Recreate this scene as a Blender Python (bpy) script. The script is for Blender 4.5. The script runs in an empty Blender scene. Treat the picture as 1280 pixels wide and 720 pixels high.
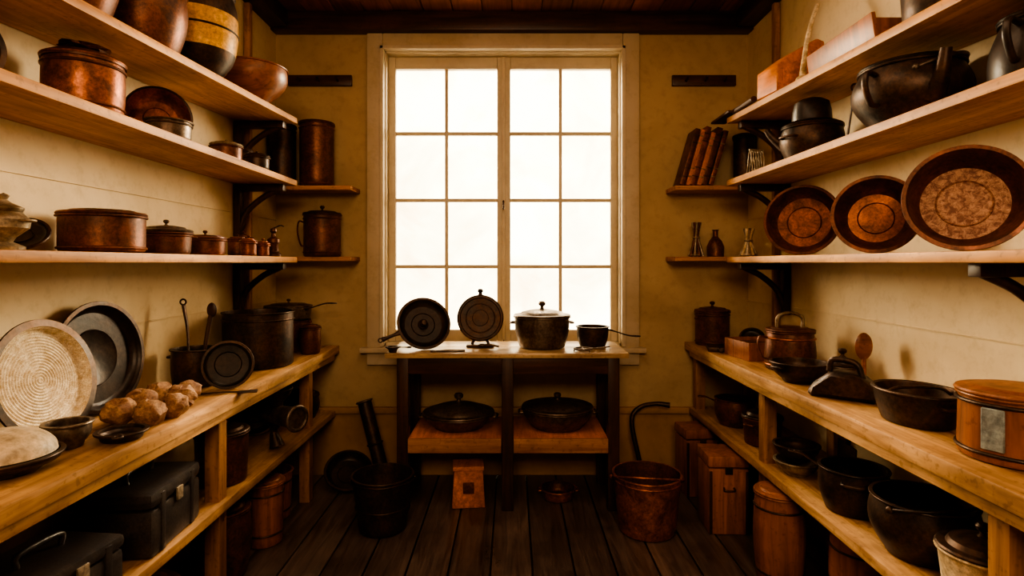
import bpy, bmesh, math, random
from mathutils import Vector, Matrix, noise as mnoise
random.seed(4)
scene=bpy.context.scene
R=math.radians
WX=1.23; BY=2.963; CZ=2.38
# ------------------------------------------------------------ materials
def _new(name):
    m=bpy.data.materials.new(name); m.use_nodes=True
    nt=m.node_tree; b=nt.nodes['Principled BSDF']
    return m,nt,b
def _noise(nt,vec,scale,detail=6,rough=.6,dist=0):
    n=nt.nodes.new('ShaderNodeTexNoise'); n.inputs['Scale'].default_value=scale
    n.inputs['Detail'].default_value=min(detail,4); n.inputs['Roughness'].default_value=rough
    n.inputs['Distortion'].default_value=dist
    nt.links.new(vec,n.inputs['Vector']); return n
def _ramp(nt,fac,stops):
    r=nt.nodes.new('ShaderNodeValToRGB'); e=r.color_ramp.elements
    while len(e)<len(stops): e.new(.5)
    for i,(p,c) in enumerate(stops):
        e[i].position=p; e[i].color=(c[0],c[1],c[2],1)
    nt.links.new(fac,r.inputs[0]); return r
def _mix(nt,a,b,fac,mode='MIX'):
    m=nt.nodes.new('ShaderNodeMix'); m.data_type='RGBA'; m.blend_type=mode
    if isinstance(fac,(int,float)): m.inputs[0].default_value=fac
    else: nt.links.new(fac,m.inputs[0])
    for s,v in ((6,a),(7,b)):
        if isinstance(v,tuple): m.inputs[s].default_value=(v[0],v[1],v[2],1)
        else: nt.links.new(v,m.inputs[s])
    return m.outputs[2]
def _coord(nt,scale=(1,1,1)):
    t=nt.nodes.new('ShaderNodeTexCoord'); mp=nt.nodes.new('ShaderNodeMapping')
    mp.inputs['Scale'].default_value=scale
    oi=nt.nodes.new('ShaderNodeObjectInfo')
    mu=nt.nodes.new('ShaderNodeMath'); mu.operation='MULTIPLY'; mu.inputs[1].default_value=37
    nt.links.new(oi.outputs['Random'],mu.inputs[0])
    nt.links.new(mu.outputs[0],mp.inputs['Location'])
    nt.links.new(t.outputs['Object'],mp.inputs['Vector'])
    return mp.outputs[0]
def _bump(nt,b,h,strength,dist=.004):
    bp=nt.nodes.new('ShaderNodeBump'); bp.inputs['Strength'].default_value=strength
    bp.inputs['Distance'].default_value=dist
    nt.links.new(h,bp.inputs['Height']); nt.links.new(bp.outputs[0],b.inputs['Normal'])
def metal(name,c,patch,met=.6,rough=.42,sc=14,amt=.5,bump=.35):
    m,nt,b=_new(name); v=_coord(nt)
    n=_noise(nt,v,sc,8,.68,.6)
    r=_ramp(nt,n.outputs['Fac'],[(amt-.13,(0,0,0)),(amt+.13,(1,1,1))])
    col=_mix(nt,c,patch,r.outputs[0])
    n2=_noise(nt,v,sc*7,3,.7)
    r2=_ramp(nt,n2.outputs['Fac'],[(.3,(.55,.55,.55)),(.7,(1.25,1.25,1.25))])
    col=_mix(nt,col,r2.outputs[0],1,'MULTIPLY')
    nt.links.new(col,b.inputs['Base Color'])
    b.inputs['Metallic'].default_value=met
    mr=nt.nodes.new('ShaderNodeMapRange'); mr.inputs[3].default_value=rough-.1; mr.inputs[4].default_value=rough+.28
    nt.links.new(n.outputs['Fac'],mr.inputs[0]); nt.links.new(mr.outputs[0],b.inputs['Roughness'])
    _bump(nt,b,n2.outputs['Fac'],bump,.0015)
    return m
def wood(name,c1,c2,axis='Y',rough=.55,sc=1.0,stain=.6,bump=.25):
    m,nt,b=_new(name)
    s=[22*sc]*3; s['XYZ'.index(axis)]=1.6*sc
    v=_coord(nt,tuple(s)); n=_noise(nt,v,1.6,9,.65,.9)
    r=_ramp(nt,n.outputs['Fac'],[(.3,c2),(.62,c1)])
    v2=_coord(nt); n2=_noise(nt,v2,3.2,5,.6,.3)
    r2=_ramp(nt,n2.outputs['Fac'],[(.32,(stain,stain*.9,stain*.8)),(.6,(1,1,1))])
    n3=_noise(nt,v2,60,2,.6)
    r3=_ramp(nt,n3.outputs['Fac'],[(.30,(.55,.5,.45)),(.42,(1,1,1))])
    col=_mix(nt,r.outputs[0],r2.outputs[0],1,'MULTIPLY'); col=_mix(nt,col,r3.outputs[0],.6,'MULTIPLY')
    nt.links.new(col,b.inputs['Base Color']); b.inputs['Roughness'].default_value=rough
    _bump(nt,b,n.outputs['Fac'],bump,.0015); return m
def planks(name,c1,c2,width,rough,x0=0):
    """per board tone variation in world metres, grain along Y"""
    m,nt,b=_new(name)
    t=nt.nodes.new('ShaderNodeTexCoord'); sp=nt.nodes.new('ShaderNodeSeparateXYZ')
    nt.links.new(t.outputs['Object'],sp.inputs[0])
    a=nt.nodes.new('ShaderNodeMath'); a.operation='ADD'; a.inputs[1].default_value=-x0+50*width
    d=nt.nodes.new('ShaderNodeMath'); d.operation='DIVIDE'; d.inputs[1].default_value=width
    f=nt.nodes.new('ShaderNodeMath'); f.operation='FLOOR'
    nt.links.new(sp.outputs[0],a.inputs[0]); nt.links.new(a.outputs[0],d.inputs[0]); nt.links.new(d.outputs[0],f.inputs[0])
    w=nt.nodes.new('ShaderNodeTexWhiteNoise'); w.noise_dimensions='1D'; nt.links.new(f.outputs[0],w.inputs['W'])
    mp=nt.nodes.new('ShaderNodeMapping'); mp.inputs['Scale'].default_value=(26,1.8,26)
    nt.links.new(t.outputs['Object'],mp.inputs['Vector'])
    va=nt.nodes.new('ShaderNodeVectorMath'); va.operation='MULTIPLY_ADD'
    nt.links.new(w.outputs['Color'],va.inputs[0]); va.inputs[1].default_value=(40,40,40); nt.links.new(mp.outputs[0],va.inputs[2])
    n=_noise(nt,va.outputs[0],1.3,9,.68,1.0)
    r=_ramp(nt,n.outputs['Fac'],[(.3,c2),(.68,c1)])
    r2=_ramp(nt,w.outputs['Value'],[(0,(.6,.6,.6)),(1,(1.25,1.2,1.15))])
    n2=_noise(nt,t.outputs['Object'],4,6,.65)
    r3=_ramp(nt,n2.outputs['Fac'],[(.3,(.5,.5,.5)),(.6,(1,1,1))])
    col=_mix(nt,r.outputs[0],r2.outputs[0],1,'MULTIPLY'); col=_mix(nt,col,r3.outputs[0],.8,'MULTIPLY')
    nt.links.new(col,b.inputs['Base Color'])
    mr=nt.nodes.new('ShaderNodeMapRange'); mr.inputs[3].default_value=rough-.12; mr.inputs[4].default_value=rough+.25
    nt.links.new(n2.outputs['Fac'],mr.inputs[0]); nt.links.new(mr.outputs[0],b.inputs['Roughness'])
    _bump(nt,b,n.outputs['Fac'],.5,.002); return m
def plaster(name,c,dirt,rough=.75):
    m,nt,b=_new(name); t=nt.nodes.new('ShaderNodeTexCoord')
    n=_noise(nt,t.outputs['Object'],1.7,7,.62,.4)
    r=_ramp(nt,n.outputs['Fac'],[(.33,dirt),(.6,c)])
    n2=_noise(nt,t.outputs['Object'],22,6,.7)
    r2=_ramp(nt,n2.outputs['Fac'],[(.28,(.88,.86,.83)),(.5,(1,1,1))])
    col=_mix(nt,r.outputs[0],r2.outputs[0],1,'MULTIPLY')
    nt.links.new(col,b.inputs['Base Color']); b.inputs['Roughness'].default_value=rough
    _bump(nt,b,n2.outputs['Fac'],.2,.002); return m
IRON=metal('cast_iron',(.042,.032,.026),(.095,.048,.026),.55,.34,12)
BLACK=metal('black_japanned',(.022,.018,.015),(.05,.03,.02),.3,.30,9)
STEEL=metal('grey_steel',(.22,.175,.135),(.11,.07,.046),.7,.33,12)
TIN=metal('worn_tin',(.44,.37,.27),(.18,.12,.065),.5,.38,15)
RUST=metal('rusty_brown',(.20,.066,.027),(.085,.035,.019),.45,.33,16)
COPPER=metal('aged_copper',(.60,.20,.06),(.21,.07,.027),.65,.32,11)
REDCOP=metal('red_copper',(.36,.115,.042),(.145,.05,.024),.5,.33,18)
ORANGE=metal('orange_paint',(.78,.26,.045),(.48,.15,.03),.05,.5,8,.42)
SPECK=metal('speckled_enamel',(.18,.062,.032),(.58,.34,.21),.1,.45,85,.52)
YEL=metal('yellow_glaze',(.78,.43,.07),(.56,.28,.05),0,.33,10,.42)
WHITE=metal('white_enamel',(.78,.70,.55),(.56,.44,.29),0,.4,7,.42,.1)
STRAW=metal('woven_straw',(.82,.72,.54),(.54,.41,.25),0,.6,55,.50,.5)
BLUEP=metal('blue_grey_paint',(.30,.36,.36),(.16,.16,.15),0,.55,10,.55)
CREAM=metal('cream_cloth',(.70,.56,.37),(.46,.32,.17),0,.8,12)
LOAF=metal('bread_crust',(.20,.09,.04),(.42,.25,.13),0,.65,22,.56,.8)
LEATH=metal('black_leather',(.032,.028,.028),(.050,.038,.031),0,.28,20)
WSHELF=wood('shelf_pine',(.66,.33,.10),(.36,.155,.045),'Y',.52)
WSHX=wood('shelf_pine_cross',(.56,.27,.085),(.31,.125,.038),'X')
WBENCH=wood('bench_pine',(.66,.40,.185),(.33,.17,.07),'Y',.5,1,.5)
WLEG=wood('leg_pine',(.48,.24,.09),(.24,.11,.04),'Z')
WDARK=wood('dark_oak',(.085,.036,.018),(.030,.014,.009),'Z',.38)
WDARKX=wood('dark_oak_cross',(.10,.041,.019),(.034,.015,.009),'X',.36)
WDARKY=wood('dark_oak_long',(.085,.036,.018),(.028,.013,.008),'Y',.5)
WBOX=wood('crate_wood',(.46,.165,.05),(.21,.075,.024),'Z',.40)
WORANGE=wood('orange_wood',(.80,.28,.055),(.50,.155,.032),'Y',.5)
WBOWL=wood('turned_wood',(.40,.145,.048),(.18,.062,.026),'X',.40)
WTOP=wood('table_top_wood',(.68,.50,.30),(.36,.24,.14),'X',.32)
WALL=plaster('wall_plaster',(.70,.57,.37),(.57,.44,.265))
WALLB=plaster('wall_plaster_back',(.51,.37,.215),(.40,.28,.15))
TRIM=plaster('painted_trim',(.58,.48,.33),(.46,.365,.235),.5)
SASH=plaster('sash_paint',(.66,.57,.41),(.53,.44,.30),.5)
BASEB=plaster('baseboard_paint',(.52,.31,.14),(.33,.19,.08),.5)
FLOOR=planks('floor_boards',(.23,.175,.148),(.085,.062,.053),.15,.28,-.075)
CEIL=planks('ceiling_boards',(.46,.17,.07),(.21,.075,.033),.15,.5)
def glassmat():
    m=bpy.data.materials.new('window_glass'); m.use_nodes=True; nt=m.node_tree; nt.nodes.clear()
    o=nt.nodes.new('ShaderNodeOutputMaterial'); t=nt.nodes.new('ShaderNodeBsdfTransparent'); g=nt.nodes.new('ShaderNodeBsdfGlossy')
    g.inputs['Roughness'].default_value=.08
    mx=nt.nodes.new('ShaderNodeMixShader'); f=nt.nodes.new('ShaderNodeFresnel'); f.inputs['IOR'].default_value=1.3
    tc=nt.nodes.new('ShaderNodeTexCoord'); n=_noise(nt,tc.outputs['Object'],2.2,6,.6,.5)
    r=_ramp(nt,n.outputs['Fac'],[(.3,(.76,.72,.65)),(.6,(.97,.965,.95))])
    nt.links.new(r.outputs[0],t.inputs['Color'])
    nt.links.new(f.outputs[0],mx.inputs[0]); nt.links.new(t.outputs[0],mx.inputs[1]); nt.links.new(g.outputs[0],mx.inputs[2])
    nt.links.new(mx.outputs[0],o.inputs[0]); return m
GLASS=glassmat()
# ------------------------------------------------------------ mesh builder
def T(x=0,y=0,z=0): return Matrix.Translation((x,y,z))
def RX(a): return Matrix.Rotation(R(a),4,'X')
def RY(a): return Matrix.Rotation(R(a),4,'Y')
def RZ(a): return Matrix.Rotation(R(a),4,'Z')
def crom(p,n=6):
    out=[]
    P=[Vector(q) for q in p]; P=[P[0]*2-P[1]]+P+[P[-1]*2-P[-2]]
    for i in range(1,len(P)-2):
        for k in range(n):
            t=k/n; a,b,c,d=P[i-1:i+3]
            out.append(.5*((2*b)+(c-a)*t+(2*a-5*b+4*c-d)*t*t+(3*b-a-3*c+d)*t**3))
    out.append(P[-2]); return out
class B:
    def __init__(s,name): s.name=name; s.bm=bmesh.new(); s.mats=[]
    def add(s,b2,mat,M=None):
        if M is not None: b2.transform(M)
        if mat not in s.mats: s.mats.append(mat)
        k=s.mats.index(mat)
        bmesh.ops.recalc_face_normals(b2,faces=b2.faces)
        for f in b2.faces: f.material_index=k; f.smooth=True
        me=bpy.data.meshes.new('t'); b2.to_mesh(me); b2.free(); s.bm.from_mesh(me); bpy.data.meshes.remove(me)
        return s
    def lathe(s,prof,mat,M=None,seg=40):
        b=bmesh.new(); rings=[]
        for r,z in prof:
            if r<1e-5: rings.append([b.verts.new((0,0,z))])
            else: rings.append([b.verts.new((r*math.cos(2*math.pi*i/seg),r*math.sin(2*math.pi*i/seg),z)) for i in range(seg)])
        for A,C in zip(rings,rings[1:]):
            for i in range(seg):
                j=(i+1)%seg
                if len(A)==1 and len(C)==1: continue
                if len(A)==1: b.faces.new((A[0],C[j],C[i]))
                elif len(C)==1: b.faces.new((A[i],A[j],C[0]))
                else: b.faces.new((A[i],A[j],C[j],C[i]))
        return s.add(b,mat,M)
    def box(s,size,mat,M=None,bev=.003,taper=None):
        b=bmesh.new(); bmesh.ops.create_cube(b,size=1)
        for v in b.verts:
            k=1
            if taper and v.co.z>0: k=taper
            v.co=Vector((v.co.x*size[0]*k,v.co.y*size[1]*k,v.co.z*size[2]))
        if bev: bmesh.ops.bevel(b,geom=b.edges[:],offset=min(bev,min(size)*.45),segments=2,affect='EDGES',profile=.6)
        return s.add(b,mat,M)
    def tube(s,pts,rad,mat,M=None,seg=10,n=6,flat=1,smooth=True):
        P=crom(pts,n) if smooth else [Vector(p) for p in pts]
        L=len(P); b=bmesh.new(); rings=[]; up=None
        for i,p in enumerate(P):
            t=(P[min(i+1,L-1)]-P[max(i-1,0)]).normalized()
            if up is None:
                up=Vector((0,0,1)) if abs(t.z)<.9 else Vector((1,0,0))
            u=(up-t*up.dot(t)).normalized(); up=u; w=t.cross(u)
            if isinstance(rad,(list,tuple)):
                q=i/(L-1)*(len(rad)-1); k=min(int(q),len(rad)-2); rr=rad[k]+(rad[k+1]-rad[k])*(q-k)
            else: rr=rad
            rings.append([b.verts.new(p+w*rr*math.cos(2*math.pi*j/seg)+u*rr*flat*math.sin(2*math.pi*j/seg)) for j in range(seg)])
        for A,C in zip(rings,rings[1:]):
            for i in range(seg):
                j=(i+1)%seg; b.faces.new((A[i],A[j],C[j],C[i]))
        b.faces.new(rings[0][::-1]); b.faces.new(rings[-1])
        return s.add(b,mat,M)
    def prism(s,pts,th,mat,M=None,bev=.002):
        """pts in XZ plane, thickness along Y"""
        b=bmesh.new(); vs=[b.verts.new((x,-th/2,z)) for x,z in pts]
        f=b.faces.new(vs); g=bmesh.ops.extrude_face_region(b,geom=[f])
        bmesh.ops.translate(b,verts=[e for e in g['geom'] if isinstance(e,bmesh.types.BMVert)],vec=(0,th,0))
        if bev: bmesh.ops.bevel(b,geom=b.edges[:],offset=bev,segments=1,affect='EDGES')
        return s.add(b,mat,M)
    def torus(s,Rr,r,mat,M=None,seg=40):
        return s.lathe([(Rr+r*math.cos(a*math.pi/5),r*math.sin(a*math.pi/5)) for a in range(11)],mat,M,seg)
    def blob(s,rad,mat,M=None,amp=.15,sq=(1,1,1),fr=3):
        b=bmesh.new(); bmesh.ops.create_icosphere(b,subdivisions=3,radius=1)
        o=Vector((random.random()*9,random.random()*9,0))
        for v in b.verts:
            k=1+amp*mnoise.noise(v.co*fr*.5+o); v.co=Vector((v.co.x*sq[0],v.co.y*sq[1],v.co.z*sq[2]))*rad*k
        return s.add(b,mat,M)
    def done(s,x,y,z=None,rot=None,clamp=True,scale=None):
        """rotate the shape, stand its lowest point at height z, at plan position x,y"""
        bm=s.bm
        if scale: bm.transform(Matrix.Diagonal((*scale,1)))
        if rot is not None: bm.transform(rot)
        if z is not None:
            mz=min(v.co.z for v in bm.verts); bm.transform(T(0,0,-mz))
        if clamp and z is not None:
            mx=max(v.co.x for v in bm.verts)+x; mn=min(v.co.x for v in bm.verts)+x; my=max(v.co.y for v in bm.verts)+y
            if mx>WX-.003: x-=mx-(WX-.003)
            if mn<-WX+.003: x+=(-WX+.003)-mn
            if my>BY-.003: y-=my-(BY-.003)
        for e in bm.edges:
            if len(e.link_faces)==2 and e.calc_face_angle(0)>R(38): e.smooth=False
        me=bpy.data.meshes.new(s.name); bm.to_mesh(me); bm.free()
        for m in s.mats: me.materials.append(m)
        o=bpy.data.objects.new(s.name,me); scene.collection.objects.link(o)
        o.location=(x,y,0 if z is None else z+.0008)
        return o
def bx(b,x0,x1,y0,y1,z0,z1,mat,bev=.003):
    return b.box((x1-x0,y1-y0,z1-z0),mat,T((x0+x1)/2,(y0+y1)/2,(z0+z1)/2),bev)
# ------------------------------------------------------------ room shell
b=B('floor')
bx(b,-WX-.15,WX+.15,-1.75,BY+.15,-.08,-.022,WDARKY,0)
x=-1.425
while x<1.38:
    x1=min(x+.145,1.38); bx(b,max(x,-1.38)+.001,x1,-1.75,BY+.14,-.022,0,FLOOR,.004); x+=.15
b.done(0,0)
b=B('ceiling'); bx(b,-WX-.15,WX+.15,-1.75,BY+.15,CZ+.02,CZ+.08,WDARKY,0)
x=-1.35
while x<1.36:
    bx(b,x+.002,x+.147,-1.75,BY+.14,CZ,CZ+.02,CEIL,.004); x+=.15
b.done(0,0)
OX0,OX1,OZ0,OZ1=-.668,.572,.667,2.205
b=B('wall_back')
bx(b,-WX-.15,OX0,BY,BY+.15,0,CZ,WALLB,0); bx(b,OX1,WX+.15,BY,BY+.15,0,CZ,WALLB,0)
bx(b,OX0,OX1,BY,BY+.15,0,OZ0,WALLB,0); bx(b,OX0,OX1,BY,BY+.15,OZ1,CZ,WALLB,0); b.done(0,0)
b=B('wall_left'); bx(b,-WX-.15,-WX,-1.75,BY,0,CZ,WALL,0); b.done(0,0)
b=B('wall_right'); bx(b,WX,WX+.15,-1.75,BY,0,CZ,WALL,0); b.done(0,0)
b=B('wall_front'); bx(b,-WX-.15,WX+.15,-1.9,-1.75,0,CZ,WALL,0); b.done(0,0)
b=B('trim_1'); bx(b,-WX,WX,BY-.07,BY,CZ-.095,CZ-.001,WDARKX); b.done(0,0)
b=B('trim_2'); bx(b,-WX,-WX+.09,-1.75,BY-.07,CZ-.085,CZ-.001,WDARKY); b.done(0,0)
b=B('trim_3'); bx(b,WX-.09,WX,-1.75,BY-.07,CZ-.085,CZ-.001,WDARKY); b.done(0,0)
b=B('baseboard_back'); bx(b,-WX,WX,BY-.02,BY,0,.32,BASEB); bx(b,-WX,WX,BY-.04,BY,.32,.352,BASEB,.008); b.done(0,0)
b=B('baseboard_left'); bx(b,-WX,-WX+.02,-1.75,BY-.04,0,.16,BASEB); b.done(0,0)
b=B('baseboard_right'); bx(b,WX-.02,WX,-1.75,BY-.04,0,.16,BASEB); b.done(0,0)
for sx,nm in ((-1,'trim_4'),(1,'trim_5')):
    b=B(nm)
    bx(b,min(sx*WX,sx*(WX-.004)),max(sx*WX,sx*(WX-.004)),-1.75,BY,.90,.904,WALL,0)
    bx(b,min(sx*WX,sx*(WX-.004)),max(sx*WX,sx*(WX-.004)),-1.75,BY,1.32,1.324,WALL,0); b.done(0,0)
# window
b=B('window_1')
cx0,cx1,cz0,cz1=-.75,.658,.57,2.284
cy0=BY-.028
bx(b,cx0,OX0+.0,cy0,BY,.64,cz1,TRIM,.006); bx(b,OX1,cx1,cy0,BY,.64,cz1,TRIM,.006)
bx(b,OX0,OX1,cy0,BY,OZ1,cz1,TRIM,.006)
bx(b,cx0,cx1,cy0,BY,cz0,.635,TRIM,.006)
bx(b,cx0-.03,cx1+.03,BY-.06,BY+.06,.636,.662,TRIM,.006)
for (a,c,d,e) in ((OX0-.012,OX0+.006,OZ0,OZ1+.012),(OX1-.006,OX1+.012,OZ0,OZ1+.012),(OX0-.012,OX1+.012,OZ1-.006,OZ1+.012)):
    bx(b,a,c,cy0-.012,BY+.02,d,e,SASH,.003)
bx(b,OX0,OX0+.012,BY,BY+.14,OZ0,OZ1,SASH,0); bx(b,OX1-.012,OX1,BY,BY+.14,OZ0,OZ1,SASH,0)
bx(b,OX0,OX1,BY,BY+.14,OZ1-.012,OZ1,SASH,0); bx(b,OX0,OX1,BY,BY+.14,OZ0,OZ0+.012,SASH,0)
sy0,sy1=BY+.06,BY+.10
for (x0,x1,g0,g1,mx) in ((-.656,-.046,-.618,-.079,-.349),(-.042,.56,-.008,.524,.258)):
    zt,zb=2.128,.742
    bx(b,x0,g0,sy0,sy1,.68,2.192,SASH,.005); bx(b,g1,x1,sy0,sy1,.68,2.192,SASH,.005)
    bx(b,g0,g1,sy0,sy1,zt,2.192,SASH,.005); bx(b,g0,g1,sy0,sy1,.68,zb,SASH,.005)
    bx(b,mx-.009,mx+.009,sy0+.006,sy1-.006,zb,zt,SASH,.003)
    for zz in (1.786,1.431,1.077):
        bx(b,g0,g1,sy0+.007,sy1-.007,zz-.0095,zz+.0095,SASH,.003)
    bx(b,g0,g1,sy0+.018,sy0+.021,zb,zt,GLASS,0)
bx(b,-.046,-.042,sy0+.004,sy1,.68,2.192,WDARK,0)
bx(b,-.054,-.034,sy0-.012,sy0,.69,2.19,SASH,.004)
b.tube([(-.045,sy0-.012,1.42),(-.045,sy0-.03,1.42),(-.045,sy0-.035,1.38)],.005,IRON)
b.done(0,0)
# ------------------------------------------------------------ benches, shelves
def bench(sx,zt,zl,legs,nm='work_bench'):
    b=B(nm); X0=.896*sx; X1=1.227*sx
    lo,hi=min(X0,X1),max(X0,X1); mid=(lo+hi)/2
    bx(b,lo,mid-.002,-.3,2.955,zt-.04,zt,WBENCH,.004); bx(b,mid+.002,hi,-.3,2.955,zt-.04,zt,WBENCH,.004)
    a,c=sorted((X0+.012*sx,X0+.03*sx)); bx(b,a,c,-.3,2.918,zt-.07,zt-.04,WBENCH,.004)
    a,c=sorted((X0+.012*sx,X1)); bx(b,a,c,-.3,2.92,zl-.03,zl,WBENCH,.004)
    for y in legs:
        a,c=sorted((X0+.031*sx,X0+.078*sx)); bx(b,a,c,y,y+.05,0,zt-.041,WLEG,.004)
        a,c=sorted((X1-.045*sx,X1)); bx(b,a,c,y,y+.05,0,zt-.041,WLEG,.004)
        a,c=sorted((X0+.031*sx,X1)); bx(b,a,c,y+.01,y+.04,zl-.075,zl-.031,WLEG,.003)
    return b.done(0,0)
LZ,LL,RZ_,RL=.67,.34,.69,.36
bench(-1,LZ,LL,(.3,1.80,2.60)); bench(1,RZ_,RL,(-.1,1.06,2.09,2.865))
SX=.975; SE=2.585
def zs(kind,y):
    if kind=='mid': return 1.125
    if kind=='up': return 1.472
    return 1.755-.045*(SE-y)
for sx in (-1,1):
    for k in ('mid','up','top'):
        b=B('wall_shelf'); th=.026
        lo,hi=sorted((sx*SX,sx*(WX-.002)))
        bx(b,lo,hi,-.2,SE,-th,0,WSHELF,.004)
        if k=='top':
            sh=Matrix.Identity(4); sh[2][1]=.045; b.bm.transform(T(0,0,1.755-.045*SE)@sh)
        else: b.bm.transform(T(0,0,zs(k,0)))
        b.done(0,0)
for sx,xe in ((-1,.79),(1,.80)):
    for z in (1.478,1.128):
        b=B('corner_shelf'); lo,hi=sorted((sx*xe,sx*(WX-.002))); bx(b,lo,hi,2.79,BY-.002,z-.022,z,WSHX,.003)
        b.done(0,0)
    b=B('peg_rail'); lo,hi=sorted((sx*.83,sx*1.16)); bx(b,lo,hi,BY-.022,BY-.001,2.015,2.07,WDARKX,.004)
    for i in range(3):
        xx=sx*(.9+.1*i); b.tube([(xx,BY-.02,2.04),(xx,BY-.04,2.042),(xx,BY-.05,2.048)],[.007,.005,.007],WDARK)
    b.done(0,0)
    b=B('shelf_post'); bx(b,sx*1.213-.014,sx*1.213+.014,2.60,2.63,.692 if sx>0 else .672,CZ-.09,WLEG,.004); b.done(0,0)
def bracket(sx,y,zt,h=.23,w=.22):
    b=B('shelf_bracket'); X=WX-.003
    lo,hi=sorted((sx*X,sx*(X-.03))); bx(b,lo,hi,y-.018,y+.018,zt-h,zt,WDARK,.003)
    lo,hi=sorted((sx*(X-.03),sx*(X-w))); bx(b,lo,hi,y-.018,y+.018,zt-.03,zt,WDARK,.003)
    b.tube([(sx*(X-.015),y,zt-h+.01),(sx*(X-.05),y,zt-h*.55),(sx*(X-w*.55),y,zt-.06),(sx*(X-w+.02),y,zt-.02)],.013,WDARK)
    b.done(0,0)
for sx in (-1,1):
    for k in ('mid','up','top'):
        for y in ((.5,2.52) if sx<0 else (.4,1.24,2.52)):
            if k!='mid' and y==1.24: continue
            bracket(sx,y,zs(k,y)-.027-(.002 if k=='top' else 0))
# ------------------------------------------------------------ table
b=B('work_table'); TX0,TX1=-.56,.515; TY0,TY1=2.50,2.89; TZ=.70
bx(b,TX0,TX1,TY0,2.69,TZ-.022,TZ,WTOP,.004); bx(b,TX0,TX1,2.694,TY1,TZ-.022,TZ,WTOP,.004)
bx(b,TX0+.05,TX1-.04,TY0+.02,TY0+.042,TZ-.095,TZ-.022,WDARKX); bx(b,TX0+.05,TX1-.04,TY1-.05,TY1-.03,TZ-.095,TZ-.022,WDARKX)
for lx in (-.51,-.046,.424):
    for ly in (TY0+.012,TY1-.07):
        bx(b,lx,lx+.052,ly,ly+.05,0,TZ-.023,WDARK,.005)
bx(b,-.458,-.046,TY0+.01,TY1-.02,.29,.325,WORANGE,.004); bx(b,.006,.424,TY0+.01,TY1-.02,.29,.325,WORANGE,.004)
bx(b,-.458,-.047,TY0-.004,TY0+.012,.262,.325,WSHX,.003); bx(b,.007,.423,TY0-.004,TY0+.012,.262,.325,WSHX,.003)
b.done(0,0)
# ------------------------------------------------------------ vessel parts
def vess(b,rb,rt,h,mat,t=.004,lip=.005,bulge=0,M=None,inner=None,foot=0):
    out=[(0,0),(rb*.9,0),(rb*.97,.003),(rb,.009)]
    for i in range(1,8):
        u=i/8; out.append((rb+(rt-rb)*u+bulge*math.sin(math.pi*u),.009+(h-.015)*u))
    out+=[(rt,h-.006),(rt+lip,h-.005),(rt+lip+.001,h-.002),(rt+lip,h)]
    b.lathe(out+[(rt-t,h)],mat,M)
    inn=[(rt-t,h),(rt-t-.001,h-.005)]
    for i in range(7,0,-1):
        u=i/8; inn.append((rb-t+(rt-rb)*u+bulge*math.sin(math.pi*u),t+.004+(h-.015)*u))
    inn+=[(rb-t-.004,t+.002),(0,t)]
    b.lathe(inn,inner or mat,M)
def lid(b,r,mat,z,dome=.02,knob=.014,kmat=None,M=None):
    M=M or Matrix.Identity(4)
    b.lathe([(0,-.002),(r*.95,-.002),(r+.003,-.001),(r+.005,.003),(r+.002,.007),(r*.9,.009),(r*.82,.008),(r*.74,.012+dome*.3),(r*.5,.01+dome*.72),(r*.25,.01+dome*.95),(0,.01+dome)],mat,M@T(0,0,z))
    if knob:
        k=knob; b.lathe([(0,0),(k*.9,0),(k*.45,k*.4),(k*.4,k*.8),(k*.9,k*1.2),(k,k*1.7),(k*.7,k*2.1),(0,k*2.25)],kmat or mat,M@T(0,0,z+.008+dome),20)
def ears(b,r,z,mat,az=0,w=.03,out=.025,rad=.0045,up=0):
    for s in (0,180):
        b.tube([(r-.002,-w,z),(r+out*.8,-w*.9,z+up*.6),(r+out,0,z+up),(r+out*.8,w*.9,z+up*.6),(r-.002,w,z)],rad,mat,RZ(az+s))
def longh(b,r,z,mat,az,L=.16,rise=.02,rad=.009):
    b.tube([(r-.003,0,z),(r+L*.3,0,z+rise*.4),(r+L*.7,0,z+rise*.9),(r+L,0,z+rise)],[rad,rad*.65,rad*.7,rad],mat,RZ(az),flat=.5)
    b.torus(.009,.003,mat,RZ(az)@T(r+L+.009,0,z+rise),16)
def cuph(b,r,z0,z1,mat,az,out=.04,rad=.006):
    b.tube([(r-.003,0,z1),(r+out*.8,0,z1+.004),(r+out,0,(z0+z1)/2+.01),(r+out*.5,0,z0+.006),(r-.003,0,z0)],rad,mat,RZ(az),flat=.7)
def bail(b,r,z,mat,az=0,H=.1,tilt=0,rad=.004):
    pts=[(r*math.cos(a),0,H*math.sin(a)) for a in [math.pi*i/8 for i in range(9)]]
    b.tube(pts,rad,mat,RZ(az)@T(0,0,z)@RX(tilt))
    for s in (1,-1): b.blob(.009,mat,RZ(az)@T(s*r,0,z),0)
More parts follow.
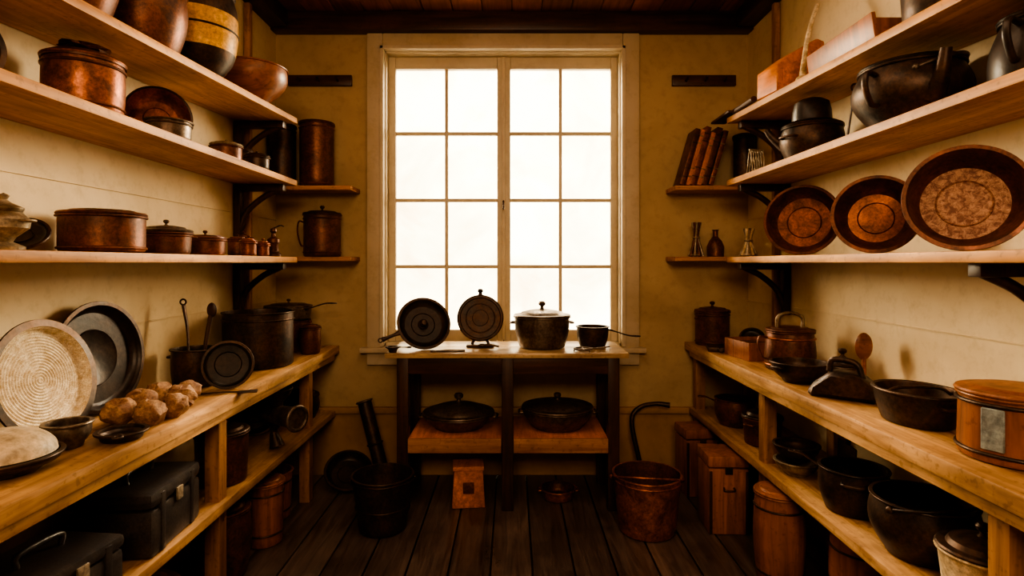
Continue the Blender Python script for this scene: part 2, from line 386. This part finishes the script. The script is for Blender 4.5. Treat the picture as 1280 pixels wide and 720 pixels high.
def pot(name,x,y,z,r,h,mat,taper=1,bulge=0,lidm=None,dome=.02,knob=.014,hd=(),bands=(),bm=None,inner=None,clampit=True,feet=0,rz=0):
    b=B(name); rb=r*taper; z0=0
    if feet:
        for i in range(3):
            a=R(120*i+90); b.tube([(rb*.8*math.cos(a),rb*.8*math.sin(a),.01+feet),(rb*.95*math.cos(a),rb*.95*math.sin(a),feet*.5),(rb*.9*math.cos(a),rb*.9*math.sin(a),0)],[.01,.007,.008],mat)
        z0=feet
    vess(b,rb,r,h,mat,bulge=bulge,M=T(0,0,z0),inner=inner)
    for u in bands: b.torus(rb+(r-rb)*u+bulge*math.sin(math.pi*u)+.0005,.0035,bm or mat,T(0,0,z0+h*u))
    if lidm: lid(b,r,lidm,h+z0+.002,dome,knob)
    for hh in hd:
        k=hh[0]
        if k=='ears': ears(b,r,z0+h*.8,bm or mat,*hh[1:])
        if k=='long': longh(b,r,z0+h*.85,bm or mat,*hh[1:])
        if k=='cup': cuph(b,r*.98,z0+h*.25,z0+h*.8,bm or mat,*hh[1:])
        if k=='bail': bail(b,r+.006,z0+h*.9,bm or mat,*hh[1:])
    return b.done(x,y,z,RZ(rz),clampit)
def lean(name,x,y,z,r,depth,face,mat,inner=None,rim=.01,knob=0,roll=0,handle=None,flare=.75,disc=None,ripple=0):
    """round dish standing on edge; face = direction its open side points"""
    b=B(name)
    rb=r*flare
    prof=[(0,0),(rb*.95,0),(rb,.004)]
    for i in range(1,6):
        u=i/6; prof.append((rb+(r-rb-rim*.4)*math.sin(u*math.pi/2),.004+(depth-.006)*u))
    prof+=[(r-.002,depth-.003),(r,depth),(r-.001,depth+.004),(r-rim,depth+.004)]
    b.lathe(prof,mat,None,56)
    inn=[(r-rim,depth+.004),(r-rim-.002,depth-.001)]
    for i in range(5,0,-1):
        u=i/6; inn.append((rb-.004+(r-rb-rim)*math.sin(u*math.pi/2),.008+(depth-.008)*u))
    inn+=[(rb-.008,.008)]
    b.lathe(inn,inner or mat,None,56)
    n=16 if ripple else 2
    flo=[]
    if ripple:
        for i in range(n*4+1):
            u=1-i/(n*4); flo.append(((rb-.008)*u,.008+ripple*math.sin(i*math.pi/2)))
        flo[-1]=(0,flo[-1][1])
    else: flo=[(rb-.008,.008),(rb*.6,.007),(rb*.58,.010),(rb*.55,.007),(0,.006)]
    b.lathe(flo,disc or inner or mat,None,56)
    if knob: lid(b,.02,mat,.006,.0,knob)
    if handle:
        longh(b,r,depth,mat,handle[0],handle[1],0,.012)
    q=Vector(face).normalized().to_track_quat('Z','Y').to_matrix().to_4x4()
    return b.done(x,y,z,q@RZ(roll))
# ================================================== LEFT BENCH
lean('woven_platter',-1.155,1.385,LZ,.148,.024,(1,-.06,.20),IRON,STRAW,.018,flare=.84,ripple=.0010)
lean('frying_pan',-1.20,1.625,LZ,.160,.030,(1,-.10,.10),IRON,BLACK,.012,flare=.85)
b=B('serving_dish'); vess(b,.065,.095,.035,IRON,bulge=.01); b.lathe([(p.x,p.y) for p in crom([(.088,.036,0),(.082,.055,0),(.058,.076,0),(.025,.086,0),(0,.087,0)],4)],WHITE)
b.done(-1.04,1.165,LZ)
pot('mixing_bowl',-1.035,1.325,LZ,.046,.058,STEEL,.7,.006)
b=B('skillet'); vess(b,.046,.052,.022,IRON); longh(b,.052,.02,IRON,-60,.04,.01); b.done(-.950,1.385,LZ)
for (xx,yy,rr) in ((-1.025,1.485,.040),(-.955,1.50,.038),(-.94,1.58,.038),(-1.03,1.58,.042),(-.965,1.66,.040),(-1.04,1.68,.042),(-1.0,1.76,.034)):
    b=B('bread_roll'); b.blob(rr,LOAF,None,.28,(1,1.0,.85),4); b.blob(rr*.5,LOAF,T(rr*.3,0,rr*.55),.3,(1,1,.7),4)
    b.done(xx,yy,LZ,RZ(random.random()*360)@RX(random.uniform(-25,25)))
b=B('saucepan'); vess(b,.068,.072,.13,IRON,bulge=.004); ears(b,.072,.10,IRON,180,.02,.015)
b.tube([(.02,0,.01),(.03,.02,.16),(.04,.03,.24)],[.006,.007,.008],WDARK); b.blob(.022,WDARK,T(.043,.032,.26),0,(.8,.3,1.2))
b.tube([(-.02,0,.01),(-.03,.01,.18),(-.045,.01,.28)],[.007,.007,.010],IRON,flat=.5); b.torus(.01,.003,IRON,T(-.046,.01,.29)@RX(90),14)
b.done(-1.11,1.99,LZ)
lean('small_frying_pan',-.975,1.955,LZ,.082,.022,(.45,-1,.12),IRON,BLACK,.008,flare=.88)
b=B('spatula'); b.tube([(0,-.12,.004),(0,0,.006),(0,.06,.004)],[.005,.004,.004],IRON,flat=.6); b.box((.04,.06,.003),IRON,T(0,.085,.003),.001); b.done(-.955,1.855,LZ,RZ(-70))
pot('stock_pot',-1.06,2.38,LZ,.137,.225,IRON,1,lidm=None,bands=(.86,))
pot('crock',-1.09,2.775,LZ,.10,.15,RUST,.95,.01)
pot('saucepan',-1.09,2.775,LZ+.152,.108,.06,STEEL,.94,lidm=STEEL,dome=.008,knob=.01,hd=(('long',-22,.16,.035,.009),))
pot('jar',-.95,2.68,LZ,.045,.12,RUST,.95,.004,lidm=RUST,dome=.008,knob=.008)
# ================================================== LEFT LOWER SHELF / FLOOR
def case(name,x,y,z,sx,sy,sz,mat,rz=0,handle=True):
    b=B(name)
    b.box((sx,sy,sz*.72),mat,T(0,0,sz*.36),.015); b.box((sx*1.02,sy*1.02,sz*.26),mat,T(0,0,sz*.86),.02)
    b.box((sx*1.03,.02,sz*.9),LEATH,T(0,sy*.3,sz*.47),.003); b.box((sx*1.03,.02,sz*.9),LEATH,T(0,-sy*.3,sz*.47),.003)
    for s in (1,-1):
        b.box((.006,.03,.035),TIN,T(s*sx*.52,0,sz*.72),.002)
    if handle: b.tube([(0,-sy*.22,sz*.98),(0,-sy*.2,sz+.025),(0,sy*.2,sz+.025),(0,sy*.22,sz*.98)],.007,mat)
    return b.done(x,y,z,RZ(rz))
case('leather_case',-1.03,1.57,LL,.21,.26,.17,LEATH,4)
case('leather_case',-1.03,1.24,LL,.20,.24,.12,LEATH,-6)
pot('cooking_pot',-1.01,1.98,LL,.085,.17,RUST,.95,lidm=IRON,dome=.01,knob=.012)
b=B('meat_grinder')
b.tube([(0,-.09,.13),(0,-.02,.13),(0,.06,.13),(0,.10,.13)],[.045,.04,.036,.03],STEEL,seg=20); b.torus(.046,.008,STEEL,T(0,-.09,.13)@RX(90),24)
b.lathe([(.022,.15),(.024,.18),(.05,.21),(.062,.235),(.058,.237),(.02,.19),(0,.185)],IRON,T(0,.03,0),24)
b.tube([(0,.03,.1),(0,.05,.06),(0,.03,.0)],[.02,.014,.03],IRON); b.tube([(0,.10,.13),(0,.14,.13),(.03,.15,.10),(.08,.15,.06)],.008,STEEL); b.tube([(.08,.15,.06),(.08,.19,.06)],[.012,.014],WDARK)
b.done(-.93,2.30,LL,RZ(60))
pot('iron_kettle',-1.03,2.78,LL,.08,.11,IRON,.85,.012,lidm=IRON,hd=(('cup',-70),))
lean('griddle',-1.14,2.52,LL,.10,.02,(.5,-1,.2),IRON,BLACK,.01)
pot('wooden_pail',-.975,2.24,0,.072,.235,WBOX,.95,bands=(.2,.85),bm=IRON,lidm=WBOX,dome=.002,knob=0)
pot('stoneware_crock',-1.02,2.0,0,.09,.23,RUST,.9,.01,lidm=RUST,knob=.01)
pot('stoneware_crock',-1.02,1.55,0,.1,.2,IRON,.9,.01,lidm=RUST)
pot('wooden_pail',-1.04,2.46,0,.085,.2,WBOX,.9,bands=(.2,.8),bm=IRON)
lean('large_skillet',-.81,2.81,0,.115,.04,(.25,-.7,1),IRON,BLACK,.012)
b=B('stove_pipe')
b.tube([(0,0,0),(0,.06,.41)],[.034,.034],IRON,smooth=False,seg=24); b.torus(.036,.006,STEEL,T(0,.06,.41)@RX(-8),24); b.torus(.036,.005,IRON,T(0,.03,.2)@RX(-8),24)
b.done(-.62,2.79,0,RY(-17))
# ================================================== FLOOR CENTRE
pot('iron_bucket',-.535,2.355,0,.124,.225,IRON,.78,bands=(.45,.93),hd=(('bail',10,.12,86),))
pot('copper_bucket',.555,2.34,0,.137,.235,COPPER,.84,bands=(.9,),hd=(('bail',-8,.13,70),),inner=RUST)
b=B('orange_tin_box'); b.box((.15,.12,.165),ORANGE,T(0,0,.0825),.006,.86); b.box((.14,.11,.02),WORANGE,T(0,0,.174),.004); b.box((.05,.006,.05),RUST,T(0,-.056,.09)@RX(-4),.002); b.done(-.20,2.60,0,RZ(6))
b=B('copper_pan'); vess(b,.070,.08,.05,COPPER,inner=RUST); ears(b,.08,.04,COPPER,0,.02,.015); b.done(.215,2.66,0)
b=B('iron_hook_bar'); b.tube([(0,0,0),(-.03,.02,.12),(-.06,.05,.3),(-.02,.06,.365),(.06,.06,.385),(.13,.05,.38)],[.012,.012,.012,.012,.011,.014],IRON); b.done(.66,2.80,0)
# ================================================== TABLE
pot('covered_pan',-.252,2.69,.325,.165,.065,STEEL,.72,lidm=STEEL,dome=.035,knob=.022,hd=(('ears',0,.03,.018,.005),))
pot('covered_pan',.215,2.69,.325,.165,.09,STEEL,.72,.01,lidm=STEEL,dome=.02,knob=.018,hd=(('ears',0,.03,.018,.005),))
def iron_press(name,x,y,r,face):
    b=B(name)
    q=Vector(face).normalized().to_track_quat('Z','Y').to_matrix().to_4x4()
    M=T(0,0,r+.025)@q
    b.lathe([(0,-.02),(r*.9,-.02),(r,-.014),(r,.010),(r*.94,.016),(r*.88,.016),(r*.85,.008),(r*.35,.006),(r*.33,.012),(0,.012)],IRON,M,48)
    b.torus(r*.62,.003,IRON,M@T(0,0,.007)); b.lathe([(0,0),(.012,0),(.008,.012),(.015,.02),(.01,.03),(0,.032)],IRON,M@T(0,r*.98,0)@RX(-90),16)
    b.box((.13,.07,.012),IRON,T(0,0,.006),.004); b.tube([(-.04,0,.008),(-.03,.0,.03),(0,0,.04)],.007,IRON); b.tube([(.04,0,.008),(.03,.0,.03),(0,0,.04)],.007,IRON)
    b.tube([(.0,-.04,.012),(.05,-.06,.016),(.09,-.07,.01)],.005,STEEL)
    b.torus(.014,.004,STEEL,T(.01,-.045,.014))
    b.done(x,y,TZ)
iron_press('waffle_iron',-.15,2.70,.110,(.05,-1,.1))
lean('gridiron_pan',-.42,2.68,TZ,.126,.032,(.35,-1,.45),IRON,BLACK,.012,knob=.016,handle=(200,.08))
pot('dutch_oven',.142,2.69,TZ,.130,.145,STEEL,.84,.006,lidm=STEEL,dome=.022,knob=.018,hd=(('ears',0,.03,.018),))
pot('saucepan',.385,2.72,TZ,.075,.095,IRON,.85,.004,hd=(('long',-8,.13,-.03,.009),))
b=B('iron_trivet'); b.torus(.04,.004,STEEL,T(0,0,.012),24); b.tube([(-.04,0,.012),(.04,0,.012)],.003,STEEL); b.tube([(0,-.04,.012),(0,.04,.012),(0,.12,.02)],.003,STEEL)
for a in (30,150,270): b.tube([(.04*math.cos(R(a)),.04*math.sin(R(a)),.012),(.042*math.cos(R(a)),.042*math.sin(R(a)),0)],.003,STEEL)
b.done(.32,2.55,TZ,RZ(-85))
b=B('kitchen_tongs'); b.tube([(0,0,.005),(.06,.012,.006),(.13,.004,.005)],.004,STEEL); b.tube([(0,0,.005),(.06,-.012,.006),(.13,-.004,.005)],.004,STEEL); b.torus(.012,.003,STEEL,T(-.01,0,.005),16); b.done(-.34,2.535,TZ,RZ(8))
b=B('small_scoop'); vess(b,.018,.028,.026,IRON); longh(b,.028,.022,IRON,0,.035,.0,.006); b.done(-.53,2.53,TZ)
# ================================================== LEFT MIDDLE SHELF
Z=1.1255
b=B('sugar_urn'); b.lathe([(0,0),(.035,0),(.036,.006),(.015,.016),(.02,.026),(.042,.045),(.045,.062),(.03,.078),(.034,.084),(.034,.087),(.012,.098),(.006,.104),(.01,.112),(0,.118)],TIN); ears(b,.042,.06,TIN,0,.012,.018,.003); b.done(-1.05,1.175,Z)
lean('iron_plate',-1.15,1.33,Z,.060,.012,(.5,-1,1.3),IRON,BLACK,.006)
pot('lidded_pot',-1.10,1.53,Z,.098,.098,RUST,1,lidm=RUST,dome=.004,knob=0,bands=(.12,))
pot('lidded_saucepan',-1.10,1.81,Z,.072,.068,RUST,.96,lidm=STEEL,dome=.012,knob=.009,bands=(.85,),hd=(('ears',40,.012,.014,.003),))
pot('lidded_saucepan',-1.10,2.04,Z,.066,.055,RUST,.98,lidm=RUST,dome=.006,knob=.008)
pot('spice_tin',-1.01,2.18,Z,.028,.05,REDCOP,1,lidm=REDCOP,dome=.004,knob=.006)
pot('spice_tin',-1.10,2.28,Z,.036,.06,RUST,1,lidm=RUST,dome=.004,knob=.006)
pot('spice_tin',-1.02,2.33,Z,.024,.045,REDCOP,1,lidm=REDCOP,dome=.004,knob=.006)
b=B('pepper_grinder'); b.lathe([(0,0),(.032,0),(.032,.01),(.022,.02),(.02,.05),(.026,.06),(.024,.075),(.01,.085),(.008,.1),(.014,.108),(.012,.12),(0,.126)],RUST); b.tube([(0,0,.122),(.03,0,.135),(.045,0,.13)],.0035,STEEL); b.done(-1.04,2.48,Z)
pot('spice_tin',-1.13,2.40,Z,.034,.07,RUST,1,lidm=RUST,dome=.01,knob=.008)
# ================================================== LEFT UPPER SHELF
Z=1.4725
lean('frying_pan',-1.16,1.17,Z,.088,.025,(1,-.45,.25),IRON,BLACK,.012)
b=B('preserve_crock'); vess(b,.084,.086,.140,REDCOP,bulge=.003); b.torus(.087,.004,RUST,T(0,0,.118)); b.torus(.086,.003,RUST,T(0,0,.02)); b.lathe([(.09,.13),(.091,.140),(.07,.152),(.03,.158),(0,.16)],RUST); b.blob(.05,RUST,T(0,0,.165),.6,(1,1,.38),5); b.done(-1.09,1.45,Z)
lean('copper_bowl',-1.16,1.86,Z,.098,.045,(.75,-1,.18),IRON,COPPER,.008,flare=.7)
pot('small_saucepan',-1.055,1.75,Z,.062,.06,STEEL,.97,lidm=None,bands=(.8,))
pot('storage_tin',-1.09,2.17,Z,.055,.068,RUST,1,lidm=TIN,dome=.003,knob=.006)
pot('storage_tin',-1.03,2.30,Z,.045,.05,IRON,1,lidm=IRON,dome=.003,knob=.006)
pot('storage_tin',-1.14,2.38,Z,.05,.09,IRON,1,lidm=IRON,dome=.003,knob=.006)
# ================================================== LEFT TOP SHELF
pot('wooden_bowl',-1.075,2.34,zs('top',2.47)+.002,.14,.145,WBOWL,.5,.028,inner=WDARK)
b=B('glazed_bowl'); rr=[(0,0),(.06,0),(.085,.03),(.108,.065),(.116,.09)]
b.lathe(rr,IRON); b.lathe([(.116,.09),(.124,.15),(.124,.215)],YEL); b.lathe([(.124,.215),(.12,.25),(.11,.285),(.116,.295),(.106,.297),(.10,.27),(.11,.2),(.09,.08),(.05,.02),(0,.015)],IRON)
b.torus(.1235,.004,IRON,T(0,0,.16)); b.done(-1.085,1.97,zs('top',2.03)+.002)
pot('stoneware_crock',-1.09,1.68,zs('top',1.77)+.002,.11,.2,RUST,.85,.015,bands=(.9,),lidm=RUST)
pot('stoneware_crock',-1.09,1.40,zs('top',1.49)+.002,.10,.2,RUST,.85,.015,bands=(.9,),lidm=RUST)
# ================================================== LEFT CORNER SHELVES
pot('tall_canister',-.985,2.875,1.4785,.083,.315,RUST,1,bands=(.04,.93),bm=REDCOP,lidm=RUST,dome=.004,knob=0)
pot('tall_canister',-1.155,2.86,1.4785,.065,.30,IRON,1,bands=(.04,.93),lidm=IRON,dome=.004,knob=0)
pot('handled_canister',-.955,2.868,1.1285,.090,.21,RUST,1,bands=(.1,.9),lidm=IRON,dome=.01,knob=.012,hd=(('cup',-150,.03),))
# ================================================== RIGHT MIDDLE SHELF
Z=1.1255
lean('copper_basin',1.09,2.12,Z,.130,.06,(-.75,-1,.16),RUST,RUST,.010,flare=.76,disc=REDCOP)
lean('copper_basin',1.10,1.72,Z,.116,.07,(-.65,-1,.16),RUST,RUST,.010,flare=.70,disc=REDCOP)
lean('speckled_basin',1.10,1.385,Z,.126,.075,(-.7,-1,.16),RUST,RUST,.010,flare=.76,disc=SPECK)
def sheaf(name,x,y,z,h,mat,mat2):
    b=B(name)
    for i in range(9):
        a=2*math.pi*i/9; b.tube([(.035*math.cos(a),.035*math.sin(a),0),(.010*math.cos(a),.010*math.sin(a),h*.55),(.02*math.cos(a+.4),.02*math.sin(a+.4),h)],[.007,.005,.006],mat if i%2 else mat2)
    b.torus(.014,.005,mat2,T(0,0,h*.55),16); b.torus(.034,.004,mat2,T(0,0,.006),20)
    b.done(x,y,z)
sheaf('bundled_whisk',.93,2.87,1.1285,.17,RUST,TIN); sheaf('bundled_whisk',1.04,2.50,Z,.12,CREAM,TIN)
b=B('clay_bottle'); b.lathe([(0,0),(.04,0),(.042,.05),(.03,.08),(.013,.1),(.013,.13),(.018,.135),(0,.137)],RUST); b.done(1.03,2.88,1.1285)
b=B('book_row')
xo=0
for i,(th,hh,m) in enumerate(((.024,.29,RUST),(.02,.285,WORANGE),(.028,.30,REDCOP),(.022,.27,WORANGE),(.03,.295,RUST),(.024,.28,REDCOP))):
    Mb=T(xo,0,0)@RY(16)
    b.box((th,.13,hh),m,Mb@T(0,0,hh/2),.004); b.box((th*.7,.12,hh*.98),CREAM,Mb@T(0,.009,hh/2+.004),.001)
    for k in (.15,.3,.75,.88): b.box((th*1.06,.012,.006),TIN if i%2 else WDARK,Mb@T(0,-.062,hh*k),.002)
    xo+=th*1.06+.002
b.done(.84,2.87,1.4785)
pot('tall_canister',1.168,2.86,1.4785,.052,.25,IRON,1,bands=(.05,.95),lidm=IRON,dome=.004,knob=0)
# ================================================== RIGHT UPPER SHELF
Z=1.4725
b=B('wire_grater'); b.box((.07,.05,.004),TIN,T(0,0,.002),.001)
for i in range(6): b.tube([(-.03+.012*i,-.02,0),(-.03+.012*i,0,.10),(-.03+.012*i,.02,0)],.0025,TIN,n=4)
b.tube([(-.035,0,.1),(.035,0,.1)],.004,TIN); b.done(1.03,2.40,Z,RZ(15))
b=B('iron_kettle'); vess(b,.09,.098,.11,IRON,bulge=.012); lid(b,.098,IRON,.112,.0,0)
ears(b,.1,.07,IRON,20); b.tube([(.09,0,.05),(.13,0,.09),(.15,0,.12)],[.02,.014,.011],IRON,RZ(150))
b.lathe([(0,.122),(.080,.122),(.086,.126),(.076,.131),(.066,.134),(.064,.17),(.057,.20),(.038,.212),(0,.217)],BLACK); b.done(1.08,2.05,Z)
b=B('cauldron'); vess(b,.10,.12,.15,IRON,bulge=.03); lid(b,.12,BLACK,.152,.015,.006)
bail(b,.13,.12,STEEL,60,.13,70,.005); cuph(b,.13,.04,.12,IRON,200,.04,.009); b.tube([(.11,0,.05),(.15,0,.09),(.17,0,.15)],[.03,.018,.013],IRON,RZ(-100)); b.done(1.085,1.55,Z)
b=B('coffee_boiler'); vess(b,.09,.07,.14,BLACK,bulge=.01); lid(b,.072,BLACK,.142,.015,.007); cuph(b,.08,.04,.12,BLACK,200,.04,.008); b.done(1.12,1.20,Z)
b=B('skimmer'); b.tube([(0,0,0),(0,.0,.12),(0,0,.18)],[.006,.005,.007],IRON,flat=.5); b.torus(.012,.003,IRON,T(0,0,.19)@RX(90),14); b.box((.06,.03,.006),IRON,T(0,0,.003),.002); b.done(1.08,1.84,Z,RY(9))
# ================================================== RIGHT TOP SHELF
b=B('wooden_scoop_box'); b.prism([(-.10,0),(.10,0),(.10,.20),(.07,.21),(-.01,.165),(-.10,.10)],.13,WORANGE,None,.004); b.prism([(-.075,.02),(.08,.02),(.08,.165),(.06,.17),(-.075,.085)],.134,ORANGE,None,.001)
b.done(1.085,2.22,zs('top',2.30)+.002,RZ(10))
b=B('wooden_trough'); 
b.box((.11,.36,.012),WBOX,T(0,0,.006),.003)
for s in (1,-1): b.box((.012,.36,.085),WBOX,T(s*.055,0,.0425)@RY(s*8),.003)
for s in (1,-1): b.box((.11,.012,.07),WBOX,T(0,s*.17,.035),.003)
b.done(1.09,1.80,zs('top',1.98)+.002)
b=B('wooden_paddle'); b.tube([(0,0,.02),(0,-.1,.02),(0,-.2,.02)],[.014,.012,.013],WDARKY); b.box((.07,.22,.012),WDARKY,T(0,.1,.02),.005); b.done(.995,2.54,zs('top',2.585)+.003)
b=B('horn_ladle'); b.tube([(0,0,0),(.012,0,.1),(.035,0,.2),(.075,0,.30)],[.016,.010,.009,.008],CREAM,seg=14,flat=.7); b.blob(.026,CREAM,T(0,0,.01),.05,(1,.7,.8)); b.done(1.05,2.06,zs('top',2.1)+.002,RZ(20))
pot('tin_pail',1.10,1.43,zs('top',1.55)+.003,.11,.2,IRON,.9,bands=(.9,),lidm=IRON)
# ================================================== RIGHT BENCH
Z=RZ_
pot('red_canister',1.0,2.84,Z,.082,.165,RUST,1,bands=(.1,.9),bm=RUST,lidm=RUST,dome=.012,knob=.013,hd=(('ears',20,.02,.012,.003),))
lean('griddle',1.14,2.70,Z,.06,.015,(-.4,-1,.8),IRON,BLACK,.008)
b=B('wooden_crate'); bx(b,-.08,.08,-.1,.1,0,.012,WBOX,.002)
for s in (1,-1):
    bx(b,s*.08-.006,s*.08+.006,-.1,.1,0,.075,WBOX,.002); bx(b,-.08,.08,s*.1-.006,s*.1+.006,0,.075,WBOX,.002)
b.box((.10,.13,.04),RUST,T(0,0,.045),.008); b.done(1.05,2.46,Z,RZ(8))
b=B('iron_grater'); b.box((.10,.14,.02),IRON,T(0,0,.01),.004); b.tube([(0,-.07,.012),(0,-.12,.016)],.008,IRON); b.done(.965,2.66,Z,RZ(-15)) 
b=B('copper_jug'); vess(b,.09,.083,.145,RUST,bulge=.004); lid(b,.085,RUST,.147,.006,0); b.tube([(-.05,0,.155),(-.045,0,.20),(0,0,.215),(.045,0,.20),(.05,0,.155)],.007,TIN); b.torus(.087,.004,COPPER,T(0,0,.12)); b.torus(.09,.004,COPPER,T(0,0,.02)); cuph(b,.088,.04,.12,RUST,180,.035)
b.done(1.07,2.19,Z)
pot('iron_bowl',.985,1.95,Z,.09,.07,IRON,.6,.01,lidm=None,hd=(('ears',20,.02,.018),))
pot('lidded_dish',1.15,1.98,Z,.045,.05,STEEL,.9,lidm=IRON)
b=B('sad_iron'); b.prism([(-.095,0),(.095,0),(.085,.04),(.04,.075),(-.03,.08),(-.085,.035)],.11,IRON,None,.012); b.tube([(-.04,0,.075),(-.03,0,.11),(.03,0,.105),(.05,0,.06)],.009,IRON); b.done(1.01,1.73,Z,RZ(-40))
b=B('wooden_spoon'); b.box((.05,.03,.02),WBOWL,T(0,0,.01),.004); b.tube([(0,0,0.01),(0,0,.1)],[.008,.007],WBOWL); b.blob(.034,WBOWL,T(0,0,.135),.0,(.85,.28,1.3)); b.done(1.15,1.86,Z)
b=B('wooden_mallet'); b.tube([(-.05,0,.025),(0,0,.025),(.05,0,.025)],[.025,.028,.025],WBOWL,seg=20); b.tube([(0,0,.03),(0,-.1,.03)],.008,WBOWL); b.done(1.19,1.68,Z,RZ(90))
b=B('roasting_pan'); 
vess(b,.075,.09,.085,IRON,bulge=.003); b.torus(.092,.004,IRON,T(0,0,.083)); b.tube([(-.088,0,.07),(-.05,0,.088),(.05,0,.088),(.088,0,.07)],.004,IRON); ears(b,.09,.06,IRON,90,.02,.01,.004)
b.done(1.04,1.46,Z,None,True,(1,1.22,1))
b=B('banded_wooden_tub'); vess(b,.10,.097,.135,WBOX); lid(b,.1,WBOX,.137,.002,0); b.torus(.101,.004,IRON,T(0,0,.02)); b.torus(.1,.004,IRON,T(0,0,.12)); 
b.prism([(-.02,.03),(.02,.03),(.02,.115),(-.02,.115)],.006,BLUEP,RZ(-62)@T(0,-.1015,0)); b.done(1.055,1.19,Z)
pot('small_pot',1.10,1.01,Z,.06,.10,IRON,.9,lidm=IRON)
# ================================================== RIGHT LOWER SHELF
Z=RL
pot('cooking_pot',1.02,2.60,Z,.085,.12,RUST,.85,.012,hd=(('long',170,.06,.02,.01),))
pot('enamel_pot',1.02,2.32,Z,.075,.11,RUST,.9,hd=(('ears',30,.02,.015),),lidm=IRON)
b=B('mixing_bowl'); vess(b,.042,.07,.05,TIN,bulge=.008); vess(b,.045,.072,.055,IRON,bulge=.008,M=T(0,0,.051)); b.done(.995,1.99,Z)
b=B('cleaver'); b.box((.005,.10,.14),IRON,T(0,0,.07),.001); b.tube([(0,0,.14),(0,.0,.22)],[.010,.012],WDARK); b.done(1.10,1.88,Z,RX(6))
pot('saucepan',1.02,1.70,Z,.09,.13,IRON,.85,.01,hd=(('long',140,.07,.03,.01),('ears',60)))
pot('cauldron',1.04,1.44,Z,.112,.145,IRON,.75,.02,hd=(('bail',20,.12,75),))
pot('enamel_basin',1.01,1.22,Z,.08,.12,CREAM,.85,.0,lidm=IRON,dome=.02)
# ================================================== RIGHT FLOOR BOXES
def tinbox(x,y,sx,sy,h,m,rz=0):
    b=B('storage_box'); b.box((sx,sy,h*.84),m,T(0,0,h*.42),.006); b.box((sx*1.04,sy*1.04,h*.14),m,T(0,0,h*.93),.008)
    for s in (1,-1): b.box((.012,.006,h*.8),WDARK,T(s*(sx/2-.008),-sy/2,h*.41),.002)
    b.box((.03,.008,.03),IRON,T(0,-sy/2,h*.82),.002); b.tube([(-.02,-sy/2,h*.6),(-.018,-sy/2-.015,h*.58),(.018,-sy/2-.015,h*.58),(.02,-sy/2,h*.6)],.004,IRON); b.done(x,y,0,RZ(rz))
tinbox(.89,2.74,.16,.15,.315,WBOX,4); tinbox(.88,2.38,.16,.17,.315,WBOX,-3)
pot('wooden_barrel',.93,1.98,0,.078,.30,WBOX,.95,.008,bands=(.12,.85),bm=IRON,lidm=WBOX,dome=.002,knob=0)
pot('wooden_barrel',1.06,1.72,0,.085,.28,WBOX,.95,.008,bands=(.12,.85),bm=IRON)
pot('iron_bucket',1.0,1.45,0,.10,.2,IRON,.85,bands=(.9,))
# ------------------------------------------------------------ world + lights
w=bpy.data.worlds.new('overcast_daylight'); scene.world=w; w.use_nodes=True; nt=w.node_tree
bg=nt.nodes['Background']
tc=nt.nodes.new('ShaderNodeTexCoord'); n=_noise(nt,tc.outputs['Generated'],3,5,.6,.3)
r=_ramp(nt,n.outputs['Fac'],[(.3,(1,.84,.58)),(.7,(1,.87,.63))])
nt.links.new(r.outputs[0],bg.inputs['Color']); bg.inputs['Strength'].default_value=5
l=bpy.data.lights.new('window_portal','AREA'); l.shape='RECTANGLE'; l.size=1.24; l.size_y=1.54; l.cycles.is_portal=True
o=bpy.data.objects.new('window_portal',l); scene.collection.objects.link(o); o.location=(-.048,BY+.145,1.436); o.rotation_euler=(R(-90),0,0)
def area(name,loc,target,sx,sy,e,col):
    l=bpy.data.lights.new(name,'AREA'); l.shape='RECTANGLE'; l.size=sx; l.size_y=sy; l.energy=e; l.color=col
    o=bpy.data.objects.new(name,l); scene.collection.objects.link(o); o.location=loc
    o.rotation_euler=(Vector(target)-Vector(loc)).to_track_quat('-Z','Y').to_euler()
area('sky_fill_left',(-2.9,5.3,2.6),(.6,2,1.0),2,2,800,(1,.83,.59))  # added lamp outside, out of view, brightens the right side wall
area('sky_fill_right',(2.9,5.3,2.6),(-.6,2,1.0),2,2,800,(1,.83,.59))  # same on the other side, added to brighten the left wall
area('sky_fill_high',(0,4.9,4.2),(0,2.2,.6),2.4,1.2,900,(1,.87,.68))  # added lamp high outside, unseen, boosts daylight on floor and benches
area('rear_fill',(0,-.9,1.9),(0,2.2,.35),1.1,.5,22,(1,.71,.45))  # added warm fill behind the camera, not a known fixture
area('overhead_fill',(0,1.2,2.34),(0,1.2,0),.8,1.4,9,(1,.72,.46))  # added overhead fill out of view, stands for no real fixture
# ------------------------------------------------------------ camera
c=bpy.data.cameras.new('camera'); o=bpy.data.objects.new('camera',c); scene.collection.objects.link(o)
o.location=(0,0,1.1); o.rotation_euler=(R(90),0,0); c.lens=20; c.sensor_width=36; c.shift_y=-.025; c.clip_start=.02
scene.camera=o
scene.view_settings.view_transform='AgX'
try: scene.view_settings.look='AgX - High Contrast'
except Exception as e: print(e)
scene.view_settings.exposure=.5
